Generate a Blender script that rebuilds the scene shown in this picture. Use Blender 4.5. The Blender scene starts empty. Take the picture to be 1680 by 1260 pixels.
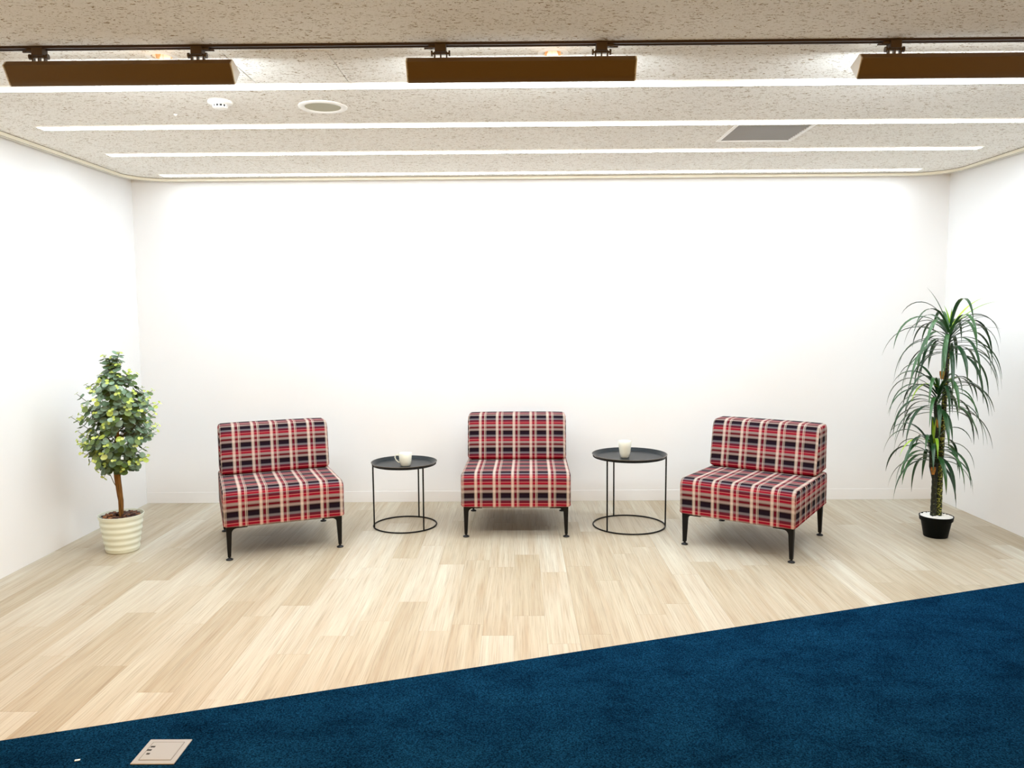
import bpy, bmesh, math, random
from mathutils import Vector, Matrix
random.seed(7)
S = bpy.context.scene
COL = S.collection
PI = math.pi

# ------------------------------------------------------------------ camera
HC = 1.45
F_PX, PITCH, YAW, ROLL = 1280.68, 0.0900617, -0.0059876, -0.0069359
cam_d = bpy.data.cameras.new('camera')
cam = bpy.data.objects.new('camera', cam_d)
COL.objects.link(cam)
cam_d.sensor_width = 36.0
cam_d.lens = F_PX * 36.0 / 1680.0
cam_d.clip_start = 0.05
_f = Vector((math.sin(YAW) * math.cos(PITCH), math.cos(YAW) * math.cos(PITCH), -math.sin(PITCH)))
_r = Vector((math.cos(YAW), -math.sin(YAW), 0))
_u = _r.cross(_f)
_r2 = math.cos(ROLL) * _r + math.sin(ROLL) * _u
_u2 = -math.sin(ROLL) * _r + math.cos(ROLL) * _u
cam.matrix_world = Matrix(((_r2.x, _u2.x, -_f.x, 0), (_r2.y, _u2.y, -_f.y, 0), (_r2.z, _u2.z, -_f.z, HC), (0, 0, 0, 1)))
S.camera = cam

# ------------------------------------------------------------------ world, exposure, light levels
S.view_settings.view_transform = 'Standard'
S.view_settings.look = 'None'
S.view_settings.exposure = 0.0
S.view_settings.gamma = 1.0
S.view_settings.use_curve_mapping = False
S.cycles.use_denoising = True
S.cycles.max_bounces = 10
S.cycles.diffuse_bounces = 6
S.cycles.sample_clamp_indirect = 6.0

W = bpy.data.worlds.new('office_beyond')
S.world = W
W.use_nodes = True
W.node_tree.nodes['Background'].inputs[0].default_value = (1.0, 0.52, 0.08, 1)
W.node_tree.nodes['Background'].inputs[1].default_value = 1.9

STRIP_L = (24.0, 29.0, 36.0, 16.0)        # radiance of the four ceiling strips, front to back
WASH_DOWN = 80.0                      # washer diffuser, face towards the wall
WASH_UP = 0.8                         # washer diffuser, face towards the ceiling
WARM = (1.0, 0.57, 0.20)
DOWN_W = 30.0                         # visible downlights
DOWN_BACK = 68.0                      # downlights of the row behind the camera's view

X0, X1, Y1, H = -2.8764, 3.2387, 5.9446, 2.4635
YB = -2.6                             # where the ceiling and the carpet end behind the camera


def spot(name, loc, watts, angle, blend, col, radius=0.04):
    d = bpy.data.lights.new(name, 'SPOT')
    d.energy = watts
    d.color = col
    d.spot_size = math.radians(angle)
    d.spot_blend = blend
    d.shadow_soft_size = radius
    o = bpy.data.objects.new(name, d)
    o.location = loc
    COL.objects.link(o)
    return o


for i, (sx, sy, k) in enumerate([(-1.383, 3.155, 1.0), (0.15, 3.158, 1.0)]):
    spot('downlight_lamp', (sx, sy, H - 0.012), DOWN_W * k, 118, 0.9, WARM)
for (sx, sy, k) in [(-1.9, 1.6, 1.0), (-0.5, 1.6, 1.0), (0.9, 1.6, 0.85), (2.3, 1.6, 0.8)]:
    spot('downlight_lamp', (sx, sy, H - 0.012), DOWN_BACK * k, 118, 0.9, WARM)

# ------------------------------------------------------------------ material helpers


def new_mat(name):
    m = bpy.data.materials.new(name)
    m.use_nodes = True
    nt = m.node_tree
    return m, nt, nt.nodes['Principled BSDF']


def plain(name, col, rough=0.5, spec=0.5, metal=0.0):
    m, nt, b = new_mat(name)
    b.inputs['Base Color'].default_value = (*col, 1)
    b.inputs['Roughness'].default_value = rough
    b.inputs['Specular IOR Level'].default_value = spec
    b.inputs['Metallic'].default_value = metal
    return m


def N(nt, typ, **kw):
    n = nt.nodes.new(typ)
    for k, v in kw.items():
        setattr(n, k, v)
    return n


def ramp(nt, stops, interp='LINEAR'):
    r = nt.nodes.new('ShaderNodeValToRGB')
    r.color_ramp.interpolation = interp
    e = r.color_ramp.elements
    while len(e) < len(stops):
        e.new(0.5)
    for i, (p, c) in enumerate(stops):
        e[i].position = p
        e[i].color = (*c, 1) if len(c) == 3 else c
    return r


def noise(nt, vec, scale, detail=3, rough=0.55, dist=0.0):
    n = nt.nodes.new('ShaderNodeTexNoise')
    n.inputs['Scale'].default_value = scale
    n.inputs['Detail'].default_value = detail
    n.inputs['Roughness'].default_value = rough
    n.inputs['Distortion'].default_value = dist
    nt.links.new(vec, n.inputs['Vector'])
    return n


def mapping(nt, vec, scale=(1, 1, 1), loc=(0, 0, 0)):
    n = nt.nodes.new('ShaderNodeMapping')
    n.inputs['Scale'].default_value = scale
    n.inputs['Location'].default_value = loc
    nt.links.new(vec, n.inputs['Vector'])
    return n


def mixc(nt, fac, a, b, mode='MIX'):
    n = nt.nodes.new('ShaderNodeMix')
    n.data_type = 'RGBA'
    n.blend_type = mode
    for sock, v in ((n.inputs[0], fac), (n.inputs[6], a), (n.inputs[7], b)):
        if isinstance(v, (int, float)):
            sock.default_value = v
        elif isinstance(v, tuple):
            sock.default_value = (*v, 1)
        else:
            nt.links.new(v, sock)
    return n.outputs[2]


def math_n(nt, op, a, b=None, c=None):
    n = nt.nodes.new('ShaderNodeMath')
    n.operation = op
    for i, v in enumerate((a, b, c)):
        if v is None:
            continue
        if isinstance(v, (int, float)):
            n.inputs[i].default_value = v
        else:
            nt.links.new(v, n.inputs[i])
    return n.outputs[0]


def bump(nt, bsdf, height, strength, dist):
    n = nt.nodes.new('ShaderNodeBump')
    n.inputs['Strength'].default_value = strength
    n.inputs['Distance'].default_value = dist
    nt.links.new(height, n.inputs['Height'])
    nt.links.new(n.outputs[0], bsdf.inputs['Normal'])


def emit(name, col, strength):
    m = bpy.data.materials.new(name)
    m.use_nodes = True
    nt = m.node_tree
    b = nt.nodes['Principled BSDF']
    b.inputs['Base Color'].default_value = (0.8, 0.8, 0.8, 1)
    b.inputs['Emission Color'].default_value = (*col, 1)
    b.inputs['Emission Strength'].default_value = strength
    return m


# ------------------------------------------------------------------ materials
def mat_wall():
    m, nt, b = new_mat('white_wall_paint')
    tc = N(nt, 'ShaderNodeTexCoord')
    n1 = noise(nt, tc.outputs['Object'], 1.3, 3)
    r = ramp(nt, [(0.35, (0.765, 0.775, 0.785)), (0.7, (0.785, 0.795, 0.805))])
    nt.links.new(n1.outputs[0], r.inputs[0])
    nt.links.new(r.outputs[0], b.inputs['Base Color'])
    b.inputs['Roughness'].default_value = 0.75
    b.inputs['Specular IOR Level'].default_value = 0.25
    n2 = noise(nt, tc.outputs['Object'], 240, 2)
    bump(nt, b, n2.outputs[0], 0.05, 0.001)
    return m


def mat_ceiling():
    m, nt, b = new_mat('fissured_ceiling_board')
    g = N(nt, 'ShaderNodeNewGeometry')
    v = g.outputs['Position']
    mp = mapping(nt, v, (46, 105, 1))
    n1 = noise(nt, mp.outputs[0], 1.0, 2.0, 0.5, 1.6)
    r1 = ramp(nt, [(0.60, (0, 0, 0)), (0.65, (1, 1, 1))])
    nt.links.new(n1.outputs[0], r1.inputs[0])
    mp2 = mapping(nt, v, (170, 260, 1), (3, 7, 0))
    n2 = noise(nt, mp2.outputs[0], 1.0, 2.0, 0.5, 0.3)
    r2 = ramp(nt, [(0.66, (0, 0, 0)), (0.70, (1, 1, 1))])
    nt.links.new(n2.outputs[0], r2.inputs[0])
    n3 = noise(nt, v, 2.2, 3)
    base = ramp(nt, [(0.3, (0.86, 0.84, 0.79)), (0.7, (0.89, 0.872, 0.825))])
    nt.links.new(n3.outputs[0], base.inputs[0])
    mask = math_n(nt, 'MAXIMUM', r1.outputs[0], math_n(nt, 'MULTIPLY', r2.outputs[0], 0.55))
    col = mixc(nt, mask, base.outputs[0], (0.31, 0.225, 0.125))
    nt.links.new(col, b.inputs['Base Color'])
    b.inputs['Roughness'].default_value = 0.9
    b.inputs['Specular IOR Level'].default_value = 0.1
    bump(nt, b, math_n(nt, 'SUBTRACT', 1.0, mask), 0.4, 0.002)
    return m


def mat_wood():
    m, nt, b = new_mat('whitewashed_oak_vinyl')
    g = N(nt, 'ShaderNodeNewGeometry')
    oi = N(nt, 'ShaderNodeObjectInfo')
    off = N(nt, 'ShaderNodeCombineXYZ')
    nt.links.new(math_n(nt, 'MULTIPLY', oi.outputs['Random'], 37.0), off.inputs[0])
    nt.links.new(math_n(nt, 'MULTIPLY', oi.outputs['Random'], 91.0), off.inputs[1])
    va = N(nt, 'ShaderNodeVectorMath', operation='ADD')
    nt.links.new(g.outputs['Position'], va.inputs[0])
    nt.links.new(off.outputs[0], va.inputs[1])
    fine = noise(nt, mapping(nt, va.outputs[0], (230, 3.2, 1)).outputs[0], 1.0, 3, 0.6, 0.2)
    wide = noise(nt, mapping(nt, va.outputs[0], (24, 1.1, 1)).outputs[0], 1.0, 3, 0.55, 0.6)
    tone = ramp(nt, [(0.0, (0.388, 0.331, 0.239)), (0.3, (0.426, 0.372, 0.280)), (0.65, (0.452, 0.407, 0.319)), (1.0, (0.494, 0.460, 0.380))])
    nt.links.new(oi.outputs['Random'], tone.inputs[0])
    w = ramp(nt, [(0.28, (0.90, 0.82, 0.74)), (0.5, (1.0, 0.985, 0.97)), (0.72, (1.12, 1.15, 1.17))])
    nt.links.new(wide.outputs[0], w.inputs[0])
    f = ramp(nt, [(0.33, (0.70, 0.67, 0.64)), (0.5, (1.0, 1.0, 1.0)), (0.7, (1.1, 1.1, 1.1))])
    nt.links.new(fine.outputs[0], f.inputs[0])
    c = mixc(nt, 1.0, tone.outputs[0], w.outputs[0], 'MULTIPLY')
    c = mixc(nt, 0.8, c, f.outputs[0], 'MULTIPLY')
    nt.links.new(c, b.inputs['Base Color'])
    b.inputs['Roughness'].default_value = 0.42
    b.inputs['Specular IOR Level'].default_value = 0.35
    bump(nt, b, fine.outputs[0], 0.12, 0.0008)
    return m


def mat_carpet():
    m, nt, b = new_mat('navy_carpet_pile')
    g = N(nt, 'ShaderNodeNewGeometry')
    big = noise(nt, mapping(nt, g.outputs['Position'], (4.2, 5.5, 1)).outputs[0], 1.0, 6, 0.68, 0.2)
    fine = noise(nt, g.outputs['Position'], 170, 4, 0.75)
    r = ramp(nt, [(0.30, (0.0019, 0.0145, 0.037)), (0.5, (0.0034, 0.026, 0.064)), (0.72, (0.0050, 0.036, 0.084))])
    nt.links.new(big.outputs[0], r.inputs[0])
    f = ramp(nt, [(0.36, (0.25, 0.25, 0.25)), (0.5, (0.95, 0.95, 0.95)), (0.64, (2.2, 2.1, 2.0))])
    nt.links.new(fine.outputs[0], f.inputs[0])
    c = mixc(nt, 1.0, r.outputs[0], f.outputs[0], 'MULTIPLY')
    nt.links.new(c, b.inputs['Base Color'])
    b.inputs['Roughness'].default_value = 1.0
    b.inputs['Specular IOR Level'].default_value = 0.0
    bump(nt, b, fine.outputs[0], 0.9, 0.006)
    return m


def mat_plaid():
    """woven check: weft colours by V, warp stripes by U (metres)"""
    m, nt, b = new_mat('red_plaid_upholstery')
    uv = N(nt, 'ShaderNodeUVMap')
    sx = N(nt, 'ShaderNodeSeparateXYZ')
    nt.links.new(uv.outputs[0], sx.inputs[0])
    U = math_n(nt, 'FRACT', math_n(nt, 'DIVIDE', sx.outputs[0], 0.119))
    V = math_n(nt, 'FRACT', math_n(nt, 'DIVIDE', sx.outputs[1], 0.139))
    navy, ink = (0.005, 0.006, 0.012), (0.006, 0.004, 0.006)
    grey, blue = (0.31, 0.245, 0.225), (0.165, 0.155, 0.175)
    plum, crim, dark, cream = (0.115, 0.013, 0.026), (0.30, 0.007, 0.024), (0.105, 0.003, 0.008), (0.92, 0.76, 0.64)
    # V runs upwards, 0 at the middle of the navy band
    weft = ramp(nt, [(0.0, navy), (0.10, ink), (0.175, grey), (0.215, grey), (0.29, dark), (0.34, dark),
                     (0.415, grey), (0.47, grey), (0.53, crim), (0.60, crim), (0.62, (0.45, 0.22, 0.20)), (0.645, crim), (0.66, plum),
                     (0.745, plum), (0.80, blue), (0.845, blue), (0.905, navy), (1.0, navy)])
    nt.links.new(V, weft.inputs[0])
    base = (0.10, 0.02, 0.03)
    warp = ramp(nt, [(0.0, cream), (0.145, cream), (0.175, crim), (0.295, crim), (0.32, cream), (0.362, cream), (0.37, ink), (0.385, ink),
                     (0.393, cream), (0.42, cream), (0.45, base), (0.97, base), (1.0, cream)])
    nt.links.new(U, warp.inputs[0])
    fac = ramp(nt, [(0.0, (.22,) * 3), (0.04, (.50,) * 3), (0.10, (.50,) * 3), (0.15, (.28,) * 3), (0.18, (.32,) * 3), (0.29, (.32,) * 3), (0.335, (.38,) * 3),
                    (0.36, (.38,) * 3), (0.37, (.30,) * 3), (0.385, (.30,) * 3), (0.395, (.34,) * 3), (0.41, (.28,) * 3), (0.45, (.08,) * 3),
                    (0.96, (.08,) * 3), (1.0, (.22,) * 3)])
    nt.links.new(U, fac.inputs[0])
    # twill: diagonal threads let a little of either yarn through
    tw = math_n(nt, 'SINE', math_n(nt, 'MULTIPLY', math_n(nt, 'ADD', sx.outputs[0], sx.outputs[1]), 2 * PI / 0.0032))
    fx = math_n(nt, 'ADD', fac.outputs[0], math_n(nt, 'MULTIPLY', tw, 0.10))
    fx = math_n(nt, 'MINIMUM', math_n(nt, 'MAXIMUM', fx, 0.0), 1.0)
    c = mixc(nt, fx, weft.outputs[0], warp.outputs[0])
    fz = noise(nt, uv.outputs[0], 420, 2)
    fr = ramp(nt, [(0.3, (0.70, 0.70, 0.70)), (0.7, (0.98, 0.98, 0.98))])
    nt.links.new(fz.outputs[0], fr.inputs[0])
    c = mixc(nt, 1.0, c, fr.outputs[0], 'MULTIPLY')
    nt.links.new(c, b.inputs['Base Color'])
    b.inputs['Roughness'].default_value = 0.85
    b.inputs['Specular IOR Level'].default_value = 0.04
    bump(nt, b, tw, 0.15, 0.0006)
    return m


def mat_varied(name, stops, rough=0.5, spec=0.4, trans=0.0):
    """colour varies from object to object"""
    m, nt, b = new_mat(name)
    oi = N(nt, 'ShaderNodeObjectInfo')
    g = N(nt, 'ShaderNodeNewGeometry')
    n = noise(nt, g.outputs['Position'], 45, 2)
    x = math_n(nt, 'ADD', math_n(nt, 'MULTIPLY', oi.outputs['Random'], 0.7), math_n(nt, 'MULTIPLY', n.outputs[0], 0.35))
    r = ramp(nt, stops)
    nt.links.new(x, r.inputs[0])
    nt.links.new(r.outputs[0], b.inputs['Base Color'])
    b.inputs['Roughness'].default_value = rough
    b.inputs['Specular IOR Level'].default_value = spec
    return m


def mat_noise(name, stops, scale, rough=0.6, spec=0.3, stretch=(1, 1, 1), bumpd=0.0, detail=3, dist=0.0):
    m, nt, b = new_mat(name)
    tc = N(nt, 'ShaderNodeTexCoord')
    mp = mapping(nt, tc.outputs['Object'], stretch)
    n = noise(nt, mp.outputs[0], scale, detail, 0.6, dist)
    r = ramp(nt, stops)
    nt.links.new(n.outputs[0], r.inputs[0])
    nt.links.new(r.outputs[0], b.inputs['Base Color'])
    b.inputs['Roughness'].default_value = rough
    b.inputs['Specular IOR Level'].default_value = spec
    if bumpd:
        bump(nt, b, n.outputs[0], 0.6, bumpd)
    return m


M = {}
M['wall'] = mat_wall()
M['ceiling'] = mat_ceiling()
M['wood'] = mat_wood()
M['carpet'] = mat_carpet()
M['plaid'] = mat_plaid()
M['subfloor'] = plain('dark_underlay', (0.36, 0.30, 0.22), 0.9)
M['void'] = plain('ceiling_void', (0.03, 0.028, 0.025), 0.9)
M['whitetrim'] = plain('white_trim', (0.93, 0.925, 0.90), 0.5)
M['creamtrim'] = plain('cream_track_plastic', (0.80, 0.765, 0.64), 0.45)
M['groove'] = plain('shadow_groove', (0.10, 0.08, 0.05), 0.8)
M['black'] = plain('black_powder_coat', (0.004, 0.004, 0.0045), 0.45, 0.16)
M['glide'] = plain('dark_steel_glide', (0.010, 0.010, 0.011), 0.35, 0.25)
M['tray'] = plain('black_satin_tray', (0.008, 0.012, 0.015), 0.34, 0.20)
M['trayrim'] = plain('tray_rim', (0.12, 0.105, 0.085), 0.35, 0.5)
M['bronze'] = plain('brown_lamp_body', (0.125, 0.072, 0.018), 0.45, 0.4)
M['bronzedark'] = plain('dark_brown_hardware', (0.055, 0.032, 0.014), 0.45, 0.4)
M['rail'] = plain('dark_rail', (0.035, 0.018, 0.010), 0.5, 0.3)
M['railgrey'] = plain('rail_conductor_grey', (0.25, 0.22, 0.21), 0.5, 0.4)
M['mug'] = plain('cream_ceramic', (0.72, 0.73, 0.64), 0.25, 0.5)
M['pot'] = plain('cream_plastic_pot', (0.71, 0.76, 0.66), 0.45, 0.4)
M['potblack'] = plain('black_plastic_pot', (0.002, 0.003, 0.0028), 0.5, 0.08)
M['pebble'] = plain('white_pebbles', (0.92, 0.92, 0.9), 0.7)
M['bark'] = mat_varied('bark_chips', [(0.15, (0.018, 0.006, 0.004)), (0.5, (0.075, 0.024, 0.010)), (0.72, (0.13, 0.045, 0.014)), (0.95, (0.30, 0.12, 0.03))], 0.6, 0.4)
M['soil'] = plain('dark_soil', (0.012, 0.006, 0.004), 0.95)
M['trunk'] = mat_noise('brown_trunk', [(0.3, (0.045, 0.018, 0.004)), (0.5, (0.17, 0.075, 0.014)), (0.68, (0.30, 0.145, 0.035))], 6, 0.7, 0.2, (14, 14, 1.2), 0.004)
M['twig'] = plain('green_brown_twig', (0.10, 0.10, 0.04), 0.7)
M['leaf_blue'] = mat_varied('eucalyptus_leaf', [(0.1, (0.05, 0.09, 0.04)), (0.35, (0.13, 0.215, 0.13)), (0.6, (0.23, 0.34, 0.24)), (0.9, (0.40, 0.52, 0.41))], 0.55, 0.3)
M['leaf_green'] = mat_varied('green_leaf', [(0.1, (0.03, 0.06, 0.012)), (0.5, (0.10, 0.165, 0.04)), (0.95, (0.24, 0.32, 0.12))], 0.55, 0.3)
M['leaf_lime'] = mat_varied('lime_leaf', [(0.1, (0.30, 0.38, 0.05)), (0.6, (0.46, 0.55, 0.12)), (0.95, (0.62, 0.68, 0.26))], 0.55, 0.3)
M['strap'] = mat_varied('strap_leaf', [(0.1, (0.006, 0.032, 0.010)), (0.6, (0.014, 0.065, 0.017)), (0.95, (0.035, 0.12, 0.028))], 0.32, 0.5)
M['strap_lime'] = mat_varied('lime_strap_leaf', [(0.1, (0.22, 0.42, 0.015)), (0.95, (0.42, 0.62, 0.06))], 0.4, 0.4)
M['cane'] = mat_noise('speckled_cane', [(0.44, (0.006, 0.011, 0.004)), (0.53, (0.03, 0.045, 0.006)), (0.60, (0.34, 0.37, 0.06)), (0.72, (0.55, 0.55, 0.16))], 85, 0.5, 0.4, (1, 1, 1.5), 0.003, 2)
M['canedark'] = mat_noise('dark_cane', [(0.5, (0.004, 0.007, 0.003)), (0.64, (0.015, 0.022, 0.008)), (0.74, (0.16, 0.18, 0.10))], 60, 0.5, 0.4, (1, 1, 1.5), 0.003, 2)
M['cut'] = mat_noise('orange_cut_wood', [(0.35, (0.14, 0.045, 0.008)), (0.65, (0.48, 0.20, 0.03))], 40, 0.6)
M['outlet'] = plain('ivory_outlet_plate', (0.33, 0.335, 0.34), 0.5, 0.4)
M['slot'] = plain('dark_slot', (0.012, 0.009, 0.008), 0.7)
M['vent_frame'] = plain('vent_frame_white', (0.97, 0.97, 0.95), 0.5)
M['vent_slat'] = plain('vent_slat_grey', (0.42, 0.43, 0.44), 0.45, 0.5, 0.2)
M['grille'] = plain('olive_disc', (0.44, 0.425, 0.31), 0.6)
M['reflector'] = plain('warm_gold_reflector', (0.75, 0.50, 0.28), 0.3, 0.5, 0.6)
M['lamp'] = emit('warm_lamp_glass', (1.0, 0.72, 0.45), 3.0)
M['endcap'] = plain('white_end_cap', (0.78, 0.77, 0.73), 0.5)
M['wash_down'] = emit('washer_diffuser_down', (0.855, 0.94, 1.0), WASH_DOWN)
M['wash_up'] = emit('washer_diffuser_up', (0.855, 0.94, 1.0), WASH_UP)
M['strip'] = [emit('strip_diffuser_%d' % i, (0.855, 0.94, 1.0), s) for i, s in enumerate(STRIP_L)]

# ------------------------------------------------------------------ geometry helpers


def obj(name, bm, mats, parent=None, smooth=False, sharp=None):
    bmesh.ops.recalc_face_normals(bm, faces=bm.faces)
    me = bpy.data.meshes.new(name)
    bm.to_mesh(me)
    bm.free()
    if not isinstance(mats, (list, tuple)):
        mats = [mats]
    for x in mats:
        me.materials.append(x)
    if smooth:
        me.polygons.foreach_set('use_smooth', [True] * len(me.polygons))
        if sharp:
            me.set_sharp_from_angle(angle=math.radians(sharp))
    o = bpy.data.objects.new(name, me)
    COL.objects.link(o)
    if parent:
        o.parent = parent
    return o


def thing(name, label, cat, loc=(0, 0, 0), rz=0.0, group=None):
    o = bpy.data.objects.new(name, None)
    o.empty_display_size = 0.1
    COL.objects.link(o)
    o.location = loc
    o.rotation_euler = (0, 0, rz)
    o['label'] = label
    o['category'] = cat
    if group:
        o['group'] = group
    return o


def tag(o, label, cat=None, group=None, kind=None):
    o['label'] = label
    if cat:
        o['category'] = cat
    if group:
        o['group'] = group
    if kind:
        o['kind'] = kind
    return o


def box(bm, x0, x1, y0, y1, z0, z1, mi=0, bev=0.0, seg=2):
    vs = [bm.verts.new((x, y, z)) for z in (z0, z1) for y in (y0, y1) for x in (x0, x1)]
    idx = [(0, 2, 3, 1), (4, 5, 7, 6), (0, 1, 5, 4), (2, 6, 7, 3), (0, 4, 6, 2), (1, 3, 7, 5)]
    fs = [bm.faces.new([vs[i] for i in q]) for q in idx]
    for f in fs:
        f.material_index = mi
    if bev:
        es = {e for f in fs for e in f.edges}
        bmesh.ops.bevel(bm, geom=list(es), offset=bev, segments=seg, affect='EDGES', profile=0.5)
    return fs


def newbox(*a, **k):
    bm = bmesh.new()
    box(bm, *a, **k)
    return bm


def lathe(bm, prof, seg=32, cx=0, cy=0, mi=0, close=False):
    rings = []
    for (r, z) in prof:
        if r < 1e-6:
            rings.append([bm.verts.new((cx, cy, z))])
        else:
            rings.append([bm.verts.new((cx + r * math.cos(2 * PI * i / seg), cy + r * math.sin(2 * PI * i / seg), z)) for i in range(seg)])
    n = len(rings)
    for k in range(n if close else n - 1):
        a, b = rings[k], rings[(k + 1) % n]
        for i in range(seg):
            j = (i + 1) % seg
            if len(a) == 1 and len(b) == 1:
                continue
            if len(a) == 1:
                f = bm.faces.new((a[0], b[i], b[j]))
            elif len(b) == 1:
                f = bm.faces.new((a[i], a[j], b[0]))
            else:
                f = bm.faces.new((a[i], a[j], b[j], b[i]))
            f.material_index = mi
    return bm


def tube(bm, pts, rad, seg=8, closed=False, mi=0, cap=True):
    pts = [Vector(p) for p in pts]
    n = len(pts)
    rr = rad if isinstance(rad, (list, tuple)) else [rad] * n
    rings = []
    ref = None
    for i, p in enumerate(pts):
        if closed:
            t = pts[(i + 1) % n] - pts[i - 1]
        else:
            t = pts[min(i + 1, n - 1)] - pts[max(i - 1, 0)]
        t.normalize()
        if ref is None:
            ref = Vector((0, 0, 1)) if abs(t.z) < 0.9 else Vector((1, 0, 0))
        a = (ref - t * ref.dot(t)).normalized()
        ref = a
        b = t.cross(a)
        rings.append([bm.verts.new(p + rr[i] * (math.cos(2 * PI * k / seg) * a + math.sin(2 * PI * k / seg) * b)) for k in range(seg)])
    for i in range(n if closed else n - 1):
        A, B = rings[i], rings[(i + 1) % n]
        for k in range(seg):
            l = (k + 1) % seg
            f = bm.faces.new((A[k], A[l], B[l], B[k]))
            f.material_index = mi
    if not closed and cap:
        bm.faces.new(rings[0][::-1])
        bm.faces.new(rings[-1])
    return bm


def prism_x(bm, prof, x0, x1, mis=None, caps=True, capmi=0):
    """profile of (y,z) points swept along x; mis gives a material index per side"""
    a = [bm.verts.new((x0, y, z)) for y, z in prof]
    b = [bm.verts.new((x1, y, z)) for y, z in prof]
    n = len(prof)
    for i in range(n):
        j = (i + 1) % n
        f = bm.faces.new((a[i], a[j], b[j], b[i]))
        if mis:
            f.material_index = mis[i]
    if caps:
        f1 = bm.faces.new(a[::-1])
        f2 = bm.faces.new(b)
        f1.material_index = f2.material_index = capmi
    return bm


def copy_part(src, parent, name=None):
    c = src.copy()
    COL.objects.link(c)
    c.parent = parent
    if name:
        c.name = name
    return c


def copy_thing(root, loc, rz, label):
    r = root.copy()
    COL.objects.link(r)
    r.location = loc
    r.rotation_euler = (0, 0, rz)
    r['label'] = label
    for ch in [o for o in root.children]:
        c = ch.copy()
        COL.objects.link(c)
        c.parent = r
        for g in [o for o in ch.children]:
            d = g.copy()
            COL.objects.link(d)
            d.parent = c
    return r


# ------------------------------------------------------------------ ceiling with its openings
def rect_c(cx, cy, w, h):
    return (cx - w / 2, cx + w / 2, cy - h / 2, cy + h / 2)


HATCHES = [(-1.150, -0.710, 3.107, 3.565), (-1.775, -1.335, 5.235, 5.675), (1.580, 2.020, 5.205, 5.645)]
VENT = (1.205, 1.632, 4.350, 4.764)
DOWNLIGHTS = [(-1.383, 3.155), (0.15, 3.158)]
holes = list(HATCHES) + [VENT] + [rect_c(x, y, 0.064, 0.064) for x, y in DOWNLIGHTS]
xs = sorted({X0 - 0.1, X1 + 0.1} | {h[0] for h in holes} | {h[1] for h in holes})
ys = sorted({YB, Y1 + 0.1} | {h[2] for h in holes} | {h[3] for h in holes})
bm = bmesh.new()
vg = {}


def gv(x, y, z):
    k = (round(x, 5), round(y, 5), round(z, 5))
    if k not in vg:
        vg[k] = bm.verts.new((x, y, z))
    return vg[k]


for i in range(len(xs) - 1):
    for j in range(len(ys) - 1):
        cx, cy = (xs[i] + xs[i + 1]) / 2, (ys[j] + ys[j + 1]) / 2
        if any(h[0] < cx < h[1] and h[2] < cy < h[3] for h in holes):
            continue
        bm.faces.new((gv(xs[i], ys[j], H), gv(xs[i], ys[j + 1], H), gv(xs[i + 1], ys[j + 1], H), gv(xs[i + 1], ys[j], H)))
for e in [e for e in bm.edges if e.is_boundary]:           # thickness at every edge
    a, b_ = e.verts
    if abs(a.co.z - H) < 1e-6 and abs(b_.co.z - H) < 1e-6:
        bm.faces.new((a, b_, gv(b_.co.x, b_.co.y, H + 0.02), gv(a.co.x, a.co.y, H + 0.02)))
box(bm, X0 - 0.1, X1 + 0.1, YB, Y1 + 0.1, H + 0.14, H + 0.16, 1)
box(bm, X0 - 0.12, X0 - 0.1, YB, Y1 + 0.1, H, H + 0.16, 1)
box(bm, X1 + 0.1, X1 + 0.12, YB, Y1 + 0.1, H, H + 0.16, 1)
box(bm, X0 - 0.12, X1 + 0.12, YB - 0.02, YB, H, H + 0.16, 1)
box(bm, X0 - 0.12, X1 + 0.12, Y1 + 0.1, Y1 + 0.12, H, H + 0.16, 1)
ceil = obj('ceiling', bm, [M['ceiling'], M['void']])
tag(ceil, 'cream fissured mineral board ceiling over the whole room', kind='structure')

# ------------------------------------------------------------------ walls
YS = 1.2
for nm, bb, lab in [('wall_back', (X0 - 0.1, X1 + 0.1, Y1, Y1 + 0.1, -0.02, H), 'white painted back wall behind the three plaid chairs'),
                    ('wall_left', (X0 - 0.1, X0, YS, Y1, -0.02, H), 'white painted side wall beside the round-leaved plant'),
                    ('wall_right', (X1, X1 + 0.1, YS, Y1, -0.02, H), 'white painted side wall beside the strap-leaved plant')]:
    o = obj(nm, newbox(*bb), M['wall'])
    tag(o, lab, kind='structure')
o = obj('baseboard_back', newbox(X0, X1, Y1 - 0.0025, Y1, 0.0, 0.085, bev=0.001, seg=1), M['wall'])
tag(o, 'low white baseboard along the back wall', kind='structure')

# ------------------------------------------------------------------ plank floor and carpet
EA, EB = 3.148, 0.339                                  # edge between planks and carpet: y = EA + EB x


def clip(poly, side):
    """Sutherland-Hodgman against y >= EA + EB*x (keeps the plank side)"""
    out = []
    for i in range(len(poly)):
        a, b = poly[i], poly[(i + 1) % len(poly)]
        da, db = a[1] - EA - EB * a[0] - side, b[1] - EA - EB * b[0] - side
        if da >= 0:
            out.append(a)
        if (da >= 0) != (db >= 0):
            t = da / (da - db)
            out.append((a[0] + t * (b[0] - a[0]), a[1] + t * (b[1] - a[1])))
    return out


bm = bmesh.new()
lo = clip([(X0, 0.5), (X1, 0.5), (X1, Y1), (X0, Y1)], 0.0)
a = [bm.verts.new((x, y, -0.03)) for x, y in lo]
b = [bm.verts.new((x, y, -0.004)) for x, y in lo]
bm.faces.new(a[::-1])
bm.faces.new(b)
for i in range(len(lo)):
    j = (i + 1) % len(lo)
    bm.faces.new((a[i], a[j], b[j], b[i]))
floor = obj('floor', bm, M['subfloor'])
tag(floor, 'pale whitewashed oak plank floor of the seating area', kind='structure')

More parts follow.
